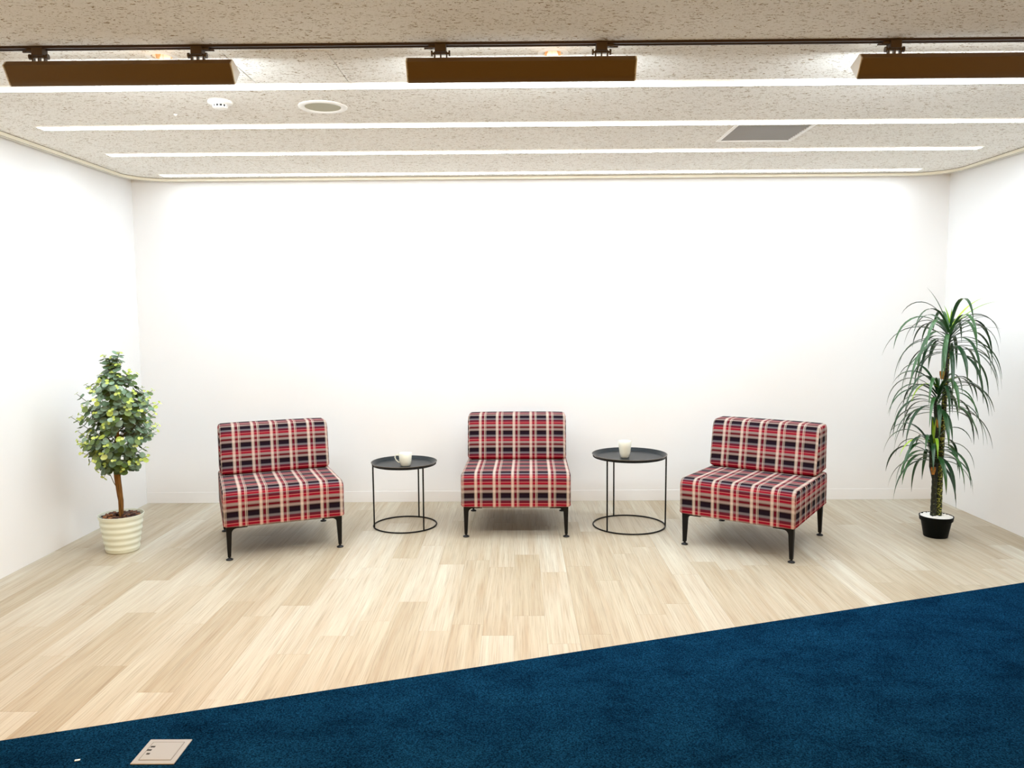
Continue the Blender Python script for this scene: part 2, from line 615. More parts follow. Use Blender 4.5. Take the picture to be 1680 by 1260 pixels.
PW, PL, GAP = 0.1462, 0.955, 0.00025
x = -0.457 - PW * 17
rowi = 0
while x < X1:
    y = Y1 + random.uniform(-PL, 0) - PL * 0.0
    y = Y1 - random.uniform(0.15, PL)
    segs = [(y, Y1)]
    while y > 1.5:
        segs.append((y - PL, y))
        y -= PL
    if abs(x + 0.457) < 0.01:
        segs = [(3.468 + 2 * PL, Y1), (3.468 + PL, 3.468 + 2 * PL), (3.468, 3.468 + PL), (3.468 - PL, 3.468)]
    for (ya, yb) in segs:
        xa, xb = max(x, X0 + 0.001) + GAP, min(x + PW, X1 - 0.001) - GAP
        if xb - xa < 0.01:
            continue
        pl = clip([(xa, ya + GAP), (xb, ya + GAP), (xb, min(yb, Y1 - 0.001) - GAP), (xa, min(yb, Y1 - 0.001) - GAP)], 0.004)
        if len(pl) < 3:
            continue
        ar = sum(pl[i][0] * pl[(i + 1) % len(pl)][1] - pl[(i + 1) % len(pl)][0] * pl[i][1] for i in range(len(pl))) / 2
        if ar < 0.002:
            continue
        cx, cy = sum(p[0] for p in pl) / len(pl), sum(p[1] for p in pl) / len(pl)
        bm = bmesh.new()
        lowv = [bm.verts.new((p[0] - cx, p[1] - cy, -0.004)) for p in pl]
        mid = [bm.verts.new((p[0] - cx, p[1] - cy, -0.0005)) for p in pl]
        top = []
        for p in pl:
            d = Vector((cx - p[0], cy - p[1]))
            d = d.normalized() * 0.0003 if d.length > 0.01 else d * 0
            top.append(bm.verts.new((p[0] - cx + d.x, p[1] - cy + d.y, 0.0)))
        n = len(pl)
        for i in range(n):
            j = (i + 1) % n
            bm.faces.new((lowv[i], lowv[j], mid[j], mid[i]))
            bm.faces.new((mid[i], mid[j], top[j], top[i]))
        bm.faces.new(top)
        o = obj('plank', bm, M['wood'], floor)
        o.location = (cx, cy, 0)
    x += PW
    rowi += 1

bm = bmesh.new()
xa, xb = X0 - 0.9, X1 + 0.9
nx = 60
top = []
poly = [(xa, YB), (xb, YB), (xb, min(EA + EB * xb, Y1)), (xa, EA + EB * xa)]
poly = [(xa, YB), (xb, YB), (xb, EA + EB * X1), (X1, EA + EB * X1), (X0, EA + EB * X0), (xa, EA + EB * X0)]
la = [bm.verts.new((px, py, -0.03)) for px, py in poly]
lb = [bm.verts.new((px, py, 0.004)) for px, py in poly]
bm.faces.new(la[::-1])
bm.faces.new(lb)
for i in range(len(poly)):
    j = (i + 1) % len(poly)
    bm.faces.new((la[i], la[j], lb[j], lb[i]))
carpet = obj('carpet', bm, M['carpet'])
tag(carpet, 'dark navy blue carpet meeting the plank floor on a slant', 'carpet')

# ------------------------------------------------------------------ ceiling track running round the walls
R_TR, IN = 0.27, 0.052
path = []
for yy in (YS, 3.0, Y1 - IN - R_TR):
    path.append((X0 + IN, yy))
for k in range(1, 13):
    t = PI - k * PI / 2 / 12
    path.append((X0 + IN + R_TR + R_TR * math.cos(t), Y1 - IN - R_TR + R_TR * math.sin(t)))
path.append((0.0, Y1 - IN))
for k in range(0, 13):
    t = PI / 2 - k * PI / 2 / 12
    path.append((X1 - IN - R_TR + R_TR * math.cos(t), Y1 - IN - R_TR + R_TR * math.sin(t)))
for yy in (3.0, YS):
    path.append((X1 - IN, yy))


def sweep(bm, prof, path, mis):
    rings = []
    for i, p in enumerate(path):
        t = Vector(path[min(i + 1, len(path) - 1)]) - Vector(path[max(i - 1, 0)])
        t.normalize()
        nrm = Vector((t.y, -t.x))               # towards the room
        rings.append([bm.verts.new((p[0] + nrm.x * d, p[1] + nrm.y * d, z)) for d, z in prof])
    m = len(prof)
    for i in range(len(path) - 1):
        for k in range(m):
            l = (k + 1) % m
            f = bm.faces.new((rings[i][k], rings[i][l], rings[i + 1][l], rings[i + 1][k]))
            f.material_index = mis[k]


bm = bmesh.new()
# front face, bottom with a curtain slot, back face
sweep(bm, [(0.014, H), (0.014, H - 0.003), (0.016, H - 0.003), (0.016, H - 0.021), (0.004, H - 0.021), (0.004, H - 0.014), (-0.001, H - 0.014), (-0.001, H - 0.021), (-0.016, H - 0.021), (-0.016, H)], path, [1, 0, 0, 0, 1, 1, 1, 0, 0, 0])
o = obj('curtain_track', bm, [M['creamtrim'], M['groove']], smooth=False)
tag(o, 'cream curtain track following the ceiling edge with rounded corners', 'track')

# ------------------------------------------------------------------ linear strip lights
STR = [(3.570, 'nearest strip of ceiling light, just behind the hanging wall washers'),
       (4.297, 'second strip of ceiling light, running in front of the air vent'),
       (5.004, 'third strip of ceiling light, just beyond the air vent'),
       (5.735, 'farthest strip of ceiling light, close to the back wall')]
SX0, SX1, SW = -2.555, 2.90, 0.078
for i, (sy, lab) in enumerate(STR):
    t = thing('strip_light', lab, 'ceiling light', ((SX0 + SX1) / 2, sy, H - 0.004), group='long ceiling strip lights')
    L = (SX1 - SX0) / 2
    bm = bmesh.new()
    for s in (-1, 1):
        box(bm, -L, L, s * SW / 2 - 0.004, s * SW / 2 + 0.004, -0.002, 0.004)
        box(bm, s * (L + 0.004) - 0.004, s * (L + 0.004) + 0.004, -SW / 2 - 0.004, SW / 2 + 0.004, -0.002, 0.004)
    obj('frame', bm, M['whitetrim'], t)
    nseg = 4
    for k in range(nseg):
        a0, a1 = -L + 2 * L * k / nseg, -L + 2 * L * (k + 1) / nseg
        obj('diffuser', newbox(a0 + 0.0008, a1 - 0.0008, -SW / 2 + 0.004, SW / 2 - 0.004, -0.001, 0.004), M['strip'][i], t)

# ------------------------------------------------------------------ track rail and hanging wall washers
RY, RZ = 3.040, H - 0.009
t = thing('lighting_rail', 'dark brown lighting rail running across the ceiling above the washers', 'lighting rail', (0.19, RY, H))
bm = bmesh.new()
RL = 2.88
box(bm, -RL, RL, -0.016, -0.008, -0.009, 0)
box(bm, -RL, RL, 0.009, 0.016, -0.009, 0)
box(bm, -RL, RL, -0.008, 0.009, -0.002, 0)
obj('rail_body', bm, M['rail'], t)
obj('conductor', newbox(-RL, RL, -0.008, -0.002, -0.0075, -0.002), M['railgrey'], t)
cov = obj('joint_cover', newbox(-0.285, -0.06, 0.016, 0.030, -0.010, 0.0, bev=0.002, seg=1), M['whitetrim'], t)
cov['label'] = 'white joint cover'

BL = 0.885
PA, PB, PC, PD = (-0.022, 0.056), (-0.040, 0.036), (0.0, -0.028), (0.056, 0.032)   # (y,z) about (RY, 2.35)
ZB = 2.35


def make_washer(x0, x1, label, knobx):
    cx = (x0 + x1) / 2
    t = thing('wall_washer', label, 'lamp', (cx, RY, ZB), group='brown wall washers hanging from the rail')
    h = (x1 - x0) / 2
    bm = bmesh.new()
    # shell: near face (slightly hollow), top bevel; open towards the wall
    outer = [PA, PB, (PB[0] + 0.0155, 0.012), (PB[0] + 0.0275, -0.009), PC]
    th = 0.003
    inner = [(y + th, z - th * 0.3) for y, z in outer][::-1]
    prism_x(bm, outer + inner, -h, h)
    obj('housing', bm, M['bronze'], t, smooth=True, sharp=45)
    bm = bmesh.new()
    p = [(PA[0] + 0.0045, PA[1] - 0.002), (PB[0] + 0.006, PB[1] - 0.001), (PB[0] + 0.0205, 0.010), (PB[0] + 0.032, -0.009), (PC[0] + 0.001, PC[1] + 0.003), PD]
    prism_x(bm, p, -h + 0.004, h - 0.004, [2, 2, 2, 2, 0, 1], capmi=2)
    obj('diffuser', bm, [M['wash_down'], M['wash_up'], M['endcap']], t)
    for s in (-1, 1):
        bm = bmesh.new()
        q = [PA, PB, (PB[0] + 0.0155, 0.012), (PB[0] + 0.0275, -0.009), PC, (PD[0] + 0.002, PD[1])]
        xa, xb = (h - 0.003, h + 0.003) if s > 0 else (-h - 0.003, -h + 0.003)
        prism_x(bm, q, xa, xb)
        e = obj('end_cap', bm, M['endcap'], t)
        e['label'] = 'white end cap'
    for n_, kx in enumerate(knobx):
        kx -= cx
        sg = -1 if n_ == 0 else 1
        bm = bmesh.new()
        box(bm, kx - 0.021, kx + 0.021, -0.020, 0.020, 0.078, H - ZB - 0.006, bev=0.002, seg=1)
        box(bm, kx + sg * 0.021, kx + sg * 0.045, -0.012, 0.010, H - ZB - 0.018, H - ZB - 0.010)
        box(bm, kx + sg * 0.030, kx + sg * 0.062, -0.004, 0.004, H - ZB - 0.020, H - ZB - 0.015)
        ad = obj('rail_adapter', bm, M['bronzedark'], t)
        bm = bmesh.new()
        for dx in (-0.0225, 0.0, 0.0225):
            box(bm, kx + dx - 0.0022, kx + dx + 0.0022, -0.010, 0.008, 0.042, 0.082)
        box(bm, kx - 0.022, kx + 0.022, -0.006, 0.004, 0.074, 0.079)
        obj('bracket', bm, M['bronzedark'], t)
        for s in (-1, 1):
            bm = bmesh.new()
            tube(bm, [(kx + s * 0.024, -0.004, 0.0765), (kx + s * 0.030, -0.004, 0.0765)], 0.004, 8)
            tube(bm, [(kx + s * 0.030, -0.004, 0.0765), (kx + s * 0.036, -0.004, 0.0765)], 0.0105, 12)
            obj('knob', bm, M['bronzedark'], t)
    return t


make_washer(-1.911, -1.060, 'brown wall washer hanging from the rail near the hatch, leftmost of three', (-1.795, -1.195))
make_washer(-0.403, 0.453, 'brown wall washer hanging from the rail in the middle of three', (-0.278, 0.327))
make_washer(1.290, 2.145, 'brown wall washer hanging from the rail on the vent side, rightmost of three', (1.425, 2.02))

# ------------------------------------------------------------------ downlights
for (dx, dy), lab in zip(DOWNLIGHTS, ('round warm recessed downlight above the leftmost wall washer', 'round warm recessed downlight above the middle wall washer')):
    t = thing('downlight', lab, 'ceiling light', (dx, dy, H), group='warm recessed downlights')
    bm = lathe(bmesh.new(), [(0.040, 0.0), (0.040, -0.0035), (0.056, -0.0035), (0.061, -0.001), (0.061, 0.0)], 32, close=True)
    obj('trim_ring', bm, M['whitetrim'], t, True, 40)
    bm = lathe(bmesh.new(), [(0.040, -0.001), (0.036, 0.02), (0.028, 0.045), (0.0, 0.05)], 32)
    obj('reflector', bm, M['reflector'], t, True)
    bm = lathe(bmesh.new(), [(0.0, 0.012), (0.012, 0.014), (0.016, 0.025), (0.013, 0.042), (0.0, 0.044)], 20)
    obj('bulb', bm, M['lamp'], t, True)

# ------------------------------------------------------------------ ceiling fittings
for (x0, x1, y0, y1), lab in zip(HATCHES, ('square ceiling access hatch beside the leftmost wall washer',
                                           'square ceiling access hatch by the back wall on the smoke detector side',
                                           'square ceiling access hatch by the back wall behind the air vent')):
    t = thing('access_hatch', lab, 'hatch', ((x0 + x1) / 2, (y0 + y1) / 2, H), group='ceiling access hatches')
    w, h = (x1 - x0) / 2, (y1 - y0) / 2
    g = 0.0035
    obj('panel', newbox(-w + 0.018, w - 0.018, -h + 0.018, h - 0.018, -0.0005, 0.014), M['ceiling'], t)
    bm = bmesh.new()
    i_ = 0.018 - g
    box(bm, -w + 0.0006, -w + i_, -h, h, -0.0012, 0.016)
    box(bm, w - i_, w - 0.0006, -h, h, -0.0012, 0.016)
    box(bm, -w + i_, w - i_, -h + 0.0006, -h + i_, -0.0012, 0.016)
    box(bm, -w + i_, w - i_, h - i_, h - 0.0006, -0.0012, 0.016)
    obj('frame', bm, M['ceiling'], t)
    obj('backing', newbox(-w + 0.002, w - 0.002, -h + 0.002, h - 0.002, 0.016, 0.019), M['void'], t)

x0, x1, y0, y1 = VENT
t = thing('air_vent', 'square ceiling air vent with white frame and grey louvre slats', 'vent', ((x0 + x1) / 2, (y0 + y1) / 2, H))
w, h = (x1 - x0) / 2, (y1 - y0) / 2
bm = bmesh.new()
fw = 0.012
box(bm, -w - 0.008, -w + fw, -h - 0.004, h + 0.008, -0.004, 0.003)
box(bm, w - fw, w + 0.008, -h - 0.004, h + 0.008, -0.004, 0.003)
box(bm, -w + fw, w - fw, -h - 0.004, -h + fw, -0.004, 0.003)
box(bm, -w + fw, w - fw, h - fw, h + 0.008, -0.004, 0.003)
obj('frame', bm, M['vent_frame'], t)
obj('backing', newbox(-w + 0.002, w - 0.002, -h + 0.002, h - 0.002, 0.03, 0.034), M['slot'], t)
ns = 11
slat = None
for k in range(ns):
    yy = -h + fw + (k + 0.5) * (2 * h - 2 * fw) / ns
    if slat is None:
        bm = bmesh.new()
        prism_x(bm, [(-0.0165, 0.016), (-0.0160, 0.0175), (0.0165, -0.003), (0.0160, -0.0045)], -w + fw, w - fw)
        slat = obj('slat', bm, M['vent_slat'], t)
        slat.location = (0, yy, 0.004)
    else:
        s_ = copy_part(slat, t)
        s_.location = (0, yy, 0.004)

t = thing('smoke_detector', 'small white domed smoke detector on the ceiling', 'detector', (-1.400, 3.805, H))
bm = lathe(bmesh.new(), [(0.0, 0.0), (0.055, 0.0), (0.057, -0.004), (0.056, -0.012), (0.048, -0.016), (0.036, -0.018), (0.034, -0.019), (0.0, -0.019)], 32)
obj('base', bm, M['whitetrim'], t, True, 40)
bm = lathe(bmesh.new(), [(0.0, -0.019), (0.031, -0.019), (0.031, -0.029), (0.0, -0.029)], 28)
obj('sensor_chamber', bm, M['slot'], t)
bm = bmesh.new()
for k in range(12):
    a = 2 * PI * k / 12 + 0.1
    b2 = a + 0.17
    vs = [bm.verts.new((r * math.cos(q), r * math.sin(q), z)) for z in (-0.018, -0.030) for r in (0.031, 0.0345) for q in (a, b2)]
    for q in [(0, 1, 3, 2), (4, 5, 7, 6), (0, 1, 5, 4), (2, 3, 7, 6), (0, 2, 6, 4), (1, 3, 7, 5)]:
        bm.faces.new([vs[i] for i in q])
obj('cage', bm, M['whitetrim'], t)
bm = lathe(bmesh.new(), [(0.0, -0.029), (0.0345, -0.029), (0.033, -0.033), (0.022, -0.036), (0.0, -0.037)], 28)
obj('cap', bm, M['whitetrim'], t, True, 40)

t = thing('ceiling_speaker', 'round ceiling fitting with an olive disc in a white rim', 'ceiling fitting', (-0.938, 3.915, H))
bm = lathe(bmesh.new(), [(0.088, 0.0), (0.088, -0.004), (0.094, -0.008), (0.112, -0.008), (0.118, -0.004), (0.118, 0.0)], 48, close=True)
obj('rim', bm, M['whitetrim'], t, True, 40)
bm = lathe(bmesh.new(), [(0.0, -0.003), (0.086, -0.003), (0.086, -0.0005), (0.0, -0.0005)], 48)
obj('disc', bm, M['grille'], t)
t = obj('ceiling_button', lathe(bmesh.new(), [(0.0, 0.0), (0.009, 0.0), (0.009, -0.004), (0.004, -0.009), (0.0, -0.010)], 14), M['whitetrim'], None, True, 40)
t.location = (-1.715, 4.04, H)
tag(t, 'tiny white button fixed to the ceiling near the smoke detector', 'ceiling fitting')

# ------------------------------------------------------------------ plaid lounge chairs


def uv_fabric(o, yf, dv=0.0, seam=None):
    me = o.data
    uvl = me.uv_layers.new(name='fabric')
    for p in me.polygons:
        side = abs(p.normal.x) > 0.8
        jump = 0.0
        if seam and not side and p.center.z - 0.279 + (p.center.y - yf) > seam[0]:
            jump = seam[1]
        for li in p.loop_indices:
            co = me.vertices[me.loops[li].vertex_index].co
            if side:
                uvl.data[li].uv = (co.y + 0.05, co.z - 0.279 + dv)
            else:
                uvl.data[li].uv = (co.x + 0.029, co.z - 0.279 + (co.y - yf) + dv + jump)


def cushion(x0, x1, prof, nx, bulge, rx):
    """side profile (y,z) swept across x; the ends pulled in to round the edges"""
    bm = bmesh.new()
    cy = sum(p[0] for p in prof) / len(prof)
    cz = sum(p[1] for p in prof) / len(prof)
    stations = [(x0, rx), (x0 + rx * 0.29, rx * 0.29), (x0 + rx, 0.0)]
    for k in range(1, nx):
        stations.append((x0 + rx + (x1 - x0 - 2 * rx) * k / nx, 0.0))
    stations += [(x1 - rx, 0.0), (x1 - rx * 0.29, rx * 0.29), (x1, rx)]
    rings = []
    for (x, ins) in stations:
        u = (x - x0) / (x1 - x0)
        b = bulge * (1 - (2 * u - 1) ** 4)
        ring = []
        for i, (y, z) in enumerate(prof):
            p0, p1 = prof[i - 1], prof[(i + 1) % len(prof)]
            ty, tz = p1[0] - p0[0], p1[1] - p0[1]
            l = math.hypot(ty, tz) or 1
            ny, nz = -tz / l, ty / l                   # outward
            ring.append(bm.verts.new((x, y - ny * ins + ny * b, z - nz * ins + nz * b)))
        rings.append(ring)
    m = len(prof)
    for a, b in zip(rings[:-1], rings[1:]):
        for i in range(m):
            j = (i + 1) % m
            bm.faces.new((a[i], a[j], b[j], b[i]))
    bm.faces.new(rings[0][::-1])
    bm.faces.new(rings[-1])
    return bm


def round_poly(pts, radii, seg=5):
    out = []
    n = len(pts)
    for i in range(n):
        p = Vector(pts[i])
        a = Vector(pts[i - 1])
        b = Vector(pts[(i + 1) % n])
        r = radii[i]
        if r <= 0:
            out.append((p.x, p.y))
            continue
        u, v = (a - p).normalized(), (b - p).normalized()
        ang = u.angle(v)
        d = r / math.tan(ang / 2)
        c = p + (u + v).normalized() * (r / math.sin(ang / 2))
        s, e = p + u * d, p + v * d
        a0 = math.atan2(s.y - c.y, s.x - c.x)
        a1 = math.atan2(e.y - c.y, e.x - c.x)
        da = (a1 - a0 + PI) % (2 * PI) - PI
        for k in range(seg + 1):
            t = a0 + da * k / seg
            out.append((c.x + r * math.cos(t), c.y + r * math.sin(t)))
    return out


def densify(prof, step):
    out = []
    for i in range(len(prof)):
        a, b = prof[i], prof[(i + 1) % len(prof)]
        l = math.hypot(b[0] - a[0], b[1] - a[1])
        k = max(1, int(l / step))
        for q in range(k):
            out.append((a[0] + (b[0] - a[0]) * q / k, a[1] + (b[1] - a[1]) * q / k))
    return out


def make_chair(label):
    t = thing('lounge_chair', label, 'chair', group='plaid armless lounge chairs')
    yf, yb = -0.367, 0.375
    # seat: front-bottom, front-top, back-top, back-bottom (clockwise from +x means outward normals)
    prof = round_poly([(yf + 0.004, 0.203), (yf, 0.425), (yb, 0.415), (yb, 0.203)], [0.008, 0.045, 0.02, 0.008], 6)
    prof = densify(prof, 0.06)
    bm = cushion(-0.355, 0.355, prof, 12, 0.004, 0.016)
    s = obj('seat', bm, M['plaid'], t, True, 60)
    uv_fabric(s, yf, 0.0, (0.114, -0.0445))
    # backrest
    prof = round_poly([(0.118, 0.427), (0.175, 0.735), (0.372, 0.735), (0.377, 0.427)], [0.02, 0.06, 0.045, 0.015], 6)
    prof = densify(prof, 0.06)
    bm = cushion(-0.348, 0.348, prof, 12, 0.004, 0.020)
    b = obj('backrest', bm, M['plaid'], t, True, 60)
    uv_fabric(b, 0.118, 0.055)
    obj('underframe', newbox(-0.31, 0.31, -0.325, 0.335, 0.190, 0.2025), M['black'], t)
    obj('back_spacer', newbox(-0.32, 0.32, 0.14, 0.36, 0.412, 0.430), M['black'], t)
    for sx in (-1, 1):
        for sy in (-1, 1):
            # silhouette in x-z: outer edge straight, inner edge flares into an arm under the seat
            xo = 0.340
            pts = [(xo - 0.004, 0.020), (xo, 0.203), (xo - 0.12, 0.203), (xo - 0.12, 0.192)]
            cx, cz, r = xo - 0.031 - 0.030, 0.191 - 0.030, 0.030
            for k in range(0, 7):
                a = PI / 2 - k * PI / 2 / 6
                pts.append((cx + r * math.cos(a), cz + r * math.sin(a)))
            pts.append((xo - 0.023, 0.020))
            bm = bmesh.new()
            yc = sy * 0.335
            f0, f1 = [], []
            for (px, pz) in pts:
                hw = 0.010 + 0.004 * max(0, min(1, pz / 0.2))
                f0.append(bm.verts.new((sx * px, yc - hw, pz)))
                f1.append(bm.verts.new((sx * px, yc + hw, pz)))
            n = len(pts)
            for i in range(n):
                j = (i + 1) % n
                bm.faces.new((f0[i], f0[j], f1[j], f1[i]))
            bm.faces.new(f0[::-1])
            bm.faces.new(f1)
            lg = obj('leg', bm, M['black'], t)
            bm = bmesh.new()
            lathe(bm, [(0.0, 0.0), (0.020, 0.0), (0.0215, 0.003), (0.020, 0.006), (0.010, 0.011), (0.007, 0.014), (0.007, 0.022), (0.0, 0.022)], 20, sx * (xo - 0.0135), yc)
            obj('glide', bm, M['glide'], lg, True, 40)
    return t


ch = make_chair('red plaid armless chair facing straight ahead between the two tray tables')
ch.location = (-0.004, 5.317, 0.0005)
ch.rotation_euler = (0, 0, math.radians(-1.0))
copy_thing(ch, (-1.543, 4.960, 0.0005), math.radians(22.6), 'red plaid armless chair angled inward beside the round-leaved plant')
copy_thing(ch, (1.506, 4.886, 0.0005), math.radians(-34.4), 'red plaid armless chair angled inward on the strap-leaved plant side')

# ------------------------------------------------------------------ tray tables


def tray_table(label, cx, cy, ring_r, rim_r, ztop, angs, tilt=0.0):
    t = thing('tray_table', label, 'side table', (cx, cy, 0), group='round black tray tables')
    rr = 0.0050
    bm = bmesh.new()
    tube(bm, [(ring_r * math.cos(2 * PI * k / 64), ring_r * math.sin(2 * PI * k / 64), rr + 0.0005) for k in range(64)], rr, 8, closed=True)
    obj('base_ring', bm, M['black'], t, True)
    zt = ztop - 0.020
    for a in angs:
        a = math.radians(a)
        bm = bmesh.new()
        tube(bm, [(ring_r * math.cos(a), ring_r * math.sin(a), rr), ((rim_r - 0.008) * math.cos(a), (rim_r - 0.008) * math.sin(a), zt + 0.008)], 0.0052, 8)
        obj('leg', bm, M['black'], t, True, 60)
    bm = bmesh.new()
    tube(bm, [((rim_r - 0.010) * math.cos(2 * PI * k / 64), (rim_r - 0.010) * math.sin(2 * PI * k / 64), zt + 0.004) for k in range(64)], 0.0045, 8, closed=True)
    obj('top_ring', bm, M['black'], t, True)
    fl = rim_r - 0.030
    bm = bmesh.new()
    lathe(bm, [(0.0, zt - 0.003), (fl, zt - 0.003), (rim_r - 0.003, ztop - 0.004), (rim_r, ztop - 0.002), (rim_r, ztop), (rim_r - 0.004, ztop), (fl - 0.001, zt), (0.0, zt)], 72)
    for f in bm.faces:
        c = f.calc_center_median()
        if math.hypot(c.x, c.y) > rim_r - 0.0055 and c.z > ztop - 0.0055:
            f.material_index = 1
    obj('tray', bm, [M['tray'], M['trayrim']], t, True, 30)
    return t, zt


TL, ZL = tray_table('lower round black tray table between the left and middle plaid chairs', -0.775, 5.277, 0.215, 0.225, 0.447, (203, 71, -47))
TR, ZR = tray_table('taller round black tray table between the middle and right plaid chairs', 0.763, 5.245, 0.244, 0.254, 0.497, (-10, 108, 226))

# mugs
t = thing('mug', 'cream mug with a side handle on the lower tray table', 'mug', (-0.758, 5.225, ZL))
bm = lathe(bmesh.new(), [(0.0, 0.0), (0.031, 0.0), (0.034, 0.003), (0.041, 0.030), (0.0445, 0.085), (0.0425, 0.087), (0.0405, 0.085), (0.037, 0.030), (0.029, 0.006), (0.0, 0.006)], 40)
obj('body', bm, M['mug'], t, True, 50)
hp = [(-0.0415, 0, 0.070), (-0.056, 0, 0.074), (-0.067, 0, 0.070), (-0.071, 0, 0.058), (-0.066, 0, 0.043), (-0.054, 0, 0.029), (-0.040, 0, 0.020)]
obj('handle', tube(bmesh.new(), hp, 0.0042, 8), M['mug'], t, True)
t = thing('mug', 'cream tapered cup standing on the taller tray table', 'mug', (0.728, 5.215, ZR))
bm = lathe(bmesh.new(), [(0.0, 0.0), (0.026, 0.0), (0.029, 0.003), (0.037, 0.035), (0.042, 0.075), (0.0435, 0.110), (0.0415, 0.112), (0.0395, 0.110), (0.038, 0.075), (0.032, 0.033), (0.024, 0.006), (0.0, 0.006)], 40)
obj('body', bm, M['mug'], t, True, 50)
hp = [(0.030, 0.024, 0.095), (0.038, 0.042, 0.098), (0.041, 0.052, 0.085), (0.038, 0.050, 0.060), (0.028, 0.030, 0.040)]
obj('handle', tube(bmesh.new(), hp, 0.0042, 8), M['mug'], t, True)

# ------------------------------------------------------------------ floor outlet
t = thing('floor_outlet', 'square ivory floor outlet plate set in the navy carpet', 'outlet', (-1.188, 2.471, 0.004))
w = 0.0715
bm = newbox(-w, w, -w - 0.002, w + 0.002, 0, 0.004, bev=0.0025, seg=2)
obj('plate', bm, M['outlet'], t)
bm = bmesh.new()
for s in (-1, 1):
    box(bm, s * 0.053 - 0.0006, s * 0.053 + 0.0006, -0.054, 0.054, 0.0038, 0.0043)
    box(bm, -0.053, 0.053, s * 0.054 - 0.0006, s * 0.054 + 0.0006, 0.0038, 0.0043)
obj('lid_gap', bm, M['groove'], t)
obj('lid', newbox(-0.0515, 0.0515, -0.0525, 0.0525, 0.003, 0.0052, bev=0.0008, seg=1), M['outlet'], t)
for (sx, sy, ww) in [(-0.041, 0.024, 0.015), (-0.044, 0.004, 0.015), (-0.038, -0.018, 0.011)]:
    obj('slot', newbox(sx - ww / 2, sx + ww / 2, sy - 0.0045, sy + 0.0045, 0.0045, 0.0056), M['slot'], t)

o = obj('paper_scrap', newbox(-0.008, 0.008, -0.004, 0.004, 0.0, 0.0015, bev=0.0004, seg=1), M['whitetrim'])
o.location = (-1.445, 2.425, 0.004)
o.rotation_euler = (0, 0, 0.3)
tag(o, 'tiny white scrap lying on the carpet beside the floor outlet', 'scrap')

# ------------------------------------------------------------------ round-leaved (eucalyptus) plant
EX, EY = -2.458, 4.735
rg = random.Random(11)
t = thing('potted_eucalyptus', 'round-leaved eucalyptus tree in a ribbed cream pot', 'plant', (EX, EY, 0))
prof = [(0.0, 0.0), (0.090, 0.0), (0.094, 0.004)]
for k in range(0, 49):
    z = 0.006 + 0.210 * k / 48
    r = 0.0945 + 0.033 * (z / 0.22) + 0.0022 * math.sin(2 * PI * (z - 0.012) / 0.0385) * (1 if z > 0.02 else 0.3)
    prof.append((r, z))
prof += [(0.1295, 0.221), (0.1315, 0.226), (0.1310, 0.231), (0.128, 0.231), (0.124, 0.215), (0.121, 0.19), (0.0, 0.19)]
pot = obj('pot', lathe(bmesh.new(), prof, 48), M['pot'], t, True, 50)
soil = obj('soil', lathe(bmesh.new(), [(0.0, 0.213), (0.08, 0.211), (0.118, 0.206), (0.118, 0.195), (0.0, 0.195)], 32), M['soil'], t, True, 50)
chips = []
for k in range(3):
    bm = bmesh.new()
    bmesh.ops.create_icosphere(bm, subdivisions=1, radius=1.0)
    for v in bm.verts:
        v.co = Vector((v.co.x * 0.023 * rg.uniform(0.8, 1.2), v.co.y * 0.015 * rg.uniform(0.7, 1.2), v.co.z * 0.009 * rg.uniform(0.7, 1.3)))
    me = bpy.data.meshes.new('bark_chip')
    bm.to_mesh(me)
    bm.free()
    me.materials.append(M['bark'])
    chips.append(me)
for k in range(64):
    r = 0.100 * math.sqrt(rg.random())
    a = rg.uniform(0, 2 * PI)
    c = bpy.data.objects.new('bark_chip', chips[k % 3])
    COL.objects.link(c)
    c.parent = t
    c.location = (r * math.cos(a), r * math.sin(a), 0.218 + rg.uniform(0, 0.012) - 0.006 * r / 0.11)
    c.rotation_euler = (rg.uniform(-0.5, 0.5), rg.uniform(-0.5, 0.5), rg.uniform(0, 6.28))
# trunk: two twisted strands merged in one skin
bm = bmesh.new()
NT = 22
rings = []
for i in range(NT + 1):
    z = 0.20 + 0.84 * i / NT
    cx = 0.006 * math.sin(z * 9) + (0.010 if z < 0.35 else 0.004) * math.sin(z * 23) * 0.4
    cy = 0.006 * math.cos(z * 7)
    R = 0.0165 * (1 - 0.55 * max(0, (z - 0.5) / 0.54))
    ring = []
    for k in range(12):
        a = 2 * PI * k / 12
        rr = R * (1 + 0.18 * math.cos(2 * a + z * 10) + 0.05 * math.sin(5 * a + z * 31))
        ring.append(bm.verts.new((cx + rr * math.cos(a), cy + rr * math.sin(a), z)))
    rings.append(ring)
for A, B in zip(rings[:-1], rings[1:]):
    for k in range(12):
        bm.faces.new((A[k], A[(k + 1) % 12], B[(k + 1) % 12], B[k]))
bm.faces.new(rings[-1])
obj('trunk', bm, M['trunk'], t, True)


def round_leaf_mesh(mat, seed):
    r_ = random.Random(seed)
    bm = bmesh.new()
    c = bm.verts.new((0, 0.5, -0.10))
    base = bm.verts.new((0, 0, 0))
    ring = [base]
    n = 12
    for k in range(1, n):
        a = -PI / 2 + 2 * PI * k / n
        rx = 0.5 * r_.uniform(0.94, 1.06)
        ring.append(bm.verts.new((rx * math.cos(a), 0.5 + 0.5 * math.sin(a) * r_.uniform(0.95, 1.04), 0.07 * r_.uniform(0.3, 1.5))))
    for k in range(n):
        bm.faces.new((c, ring[k], ring[(k + 1) % n]))
    me = bpy.data.meshes.new('leaf')
    bm.to_mesh(me)
    bm.free()
    me.materials.append(mat)
    me.polygons.foreach_set('use_smooth', [True] * len(me.polygons))
    return me


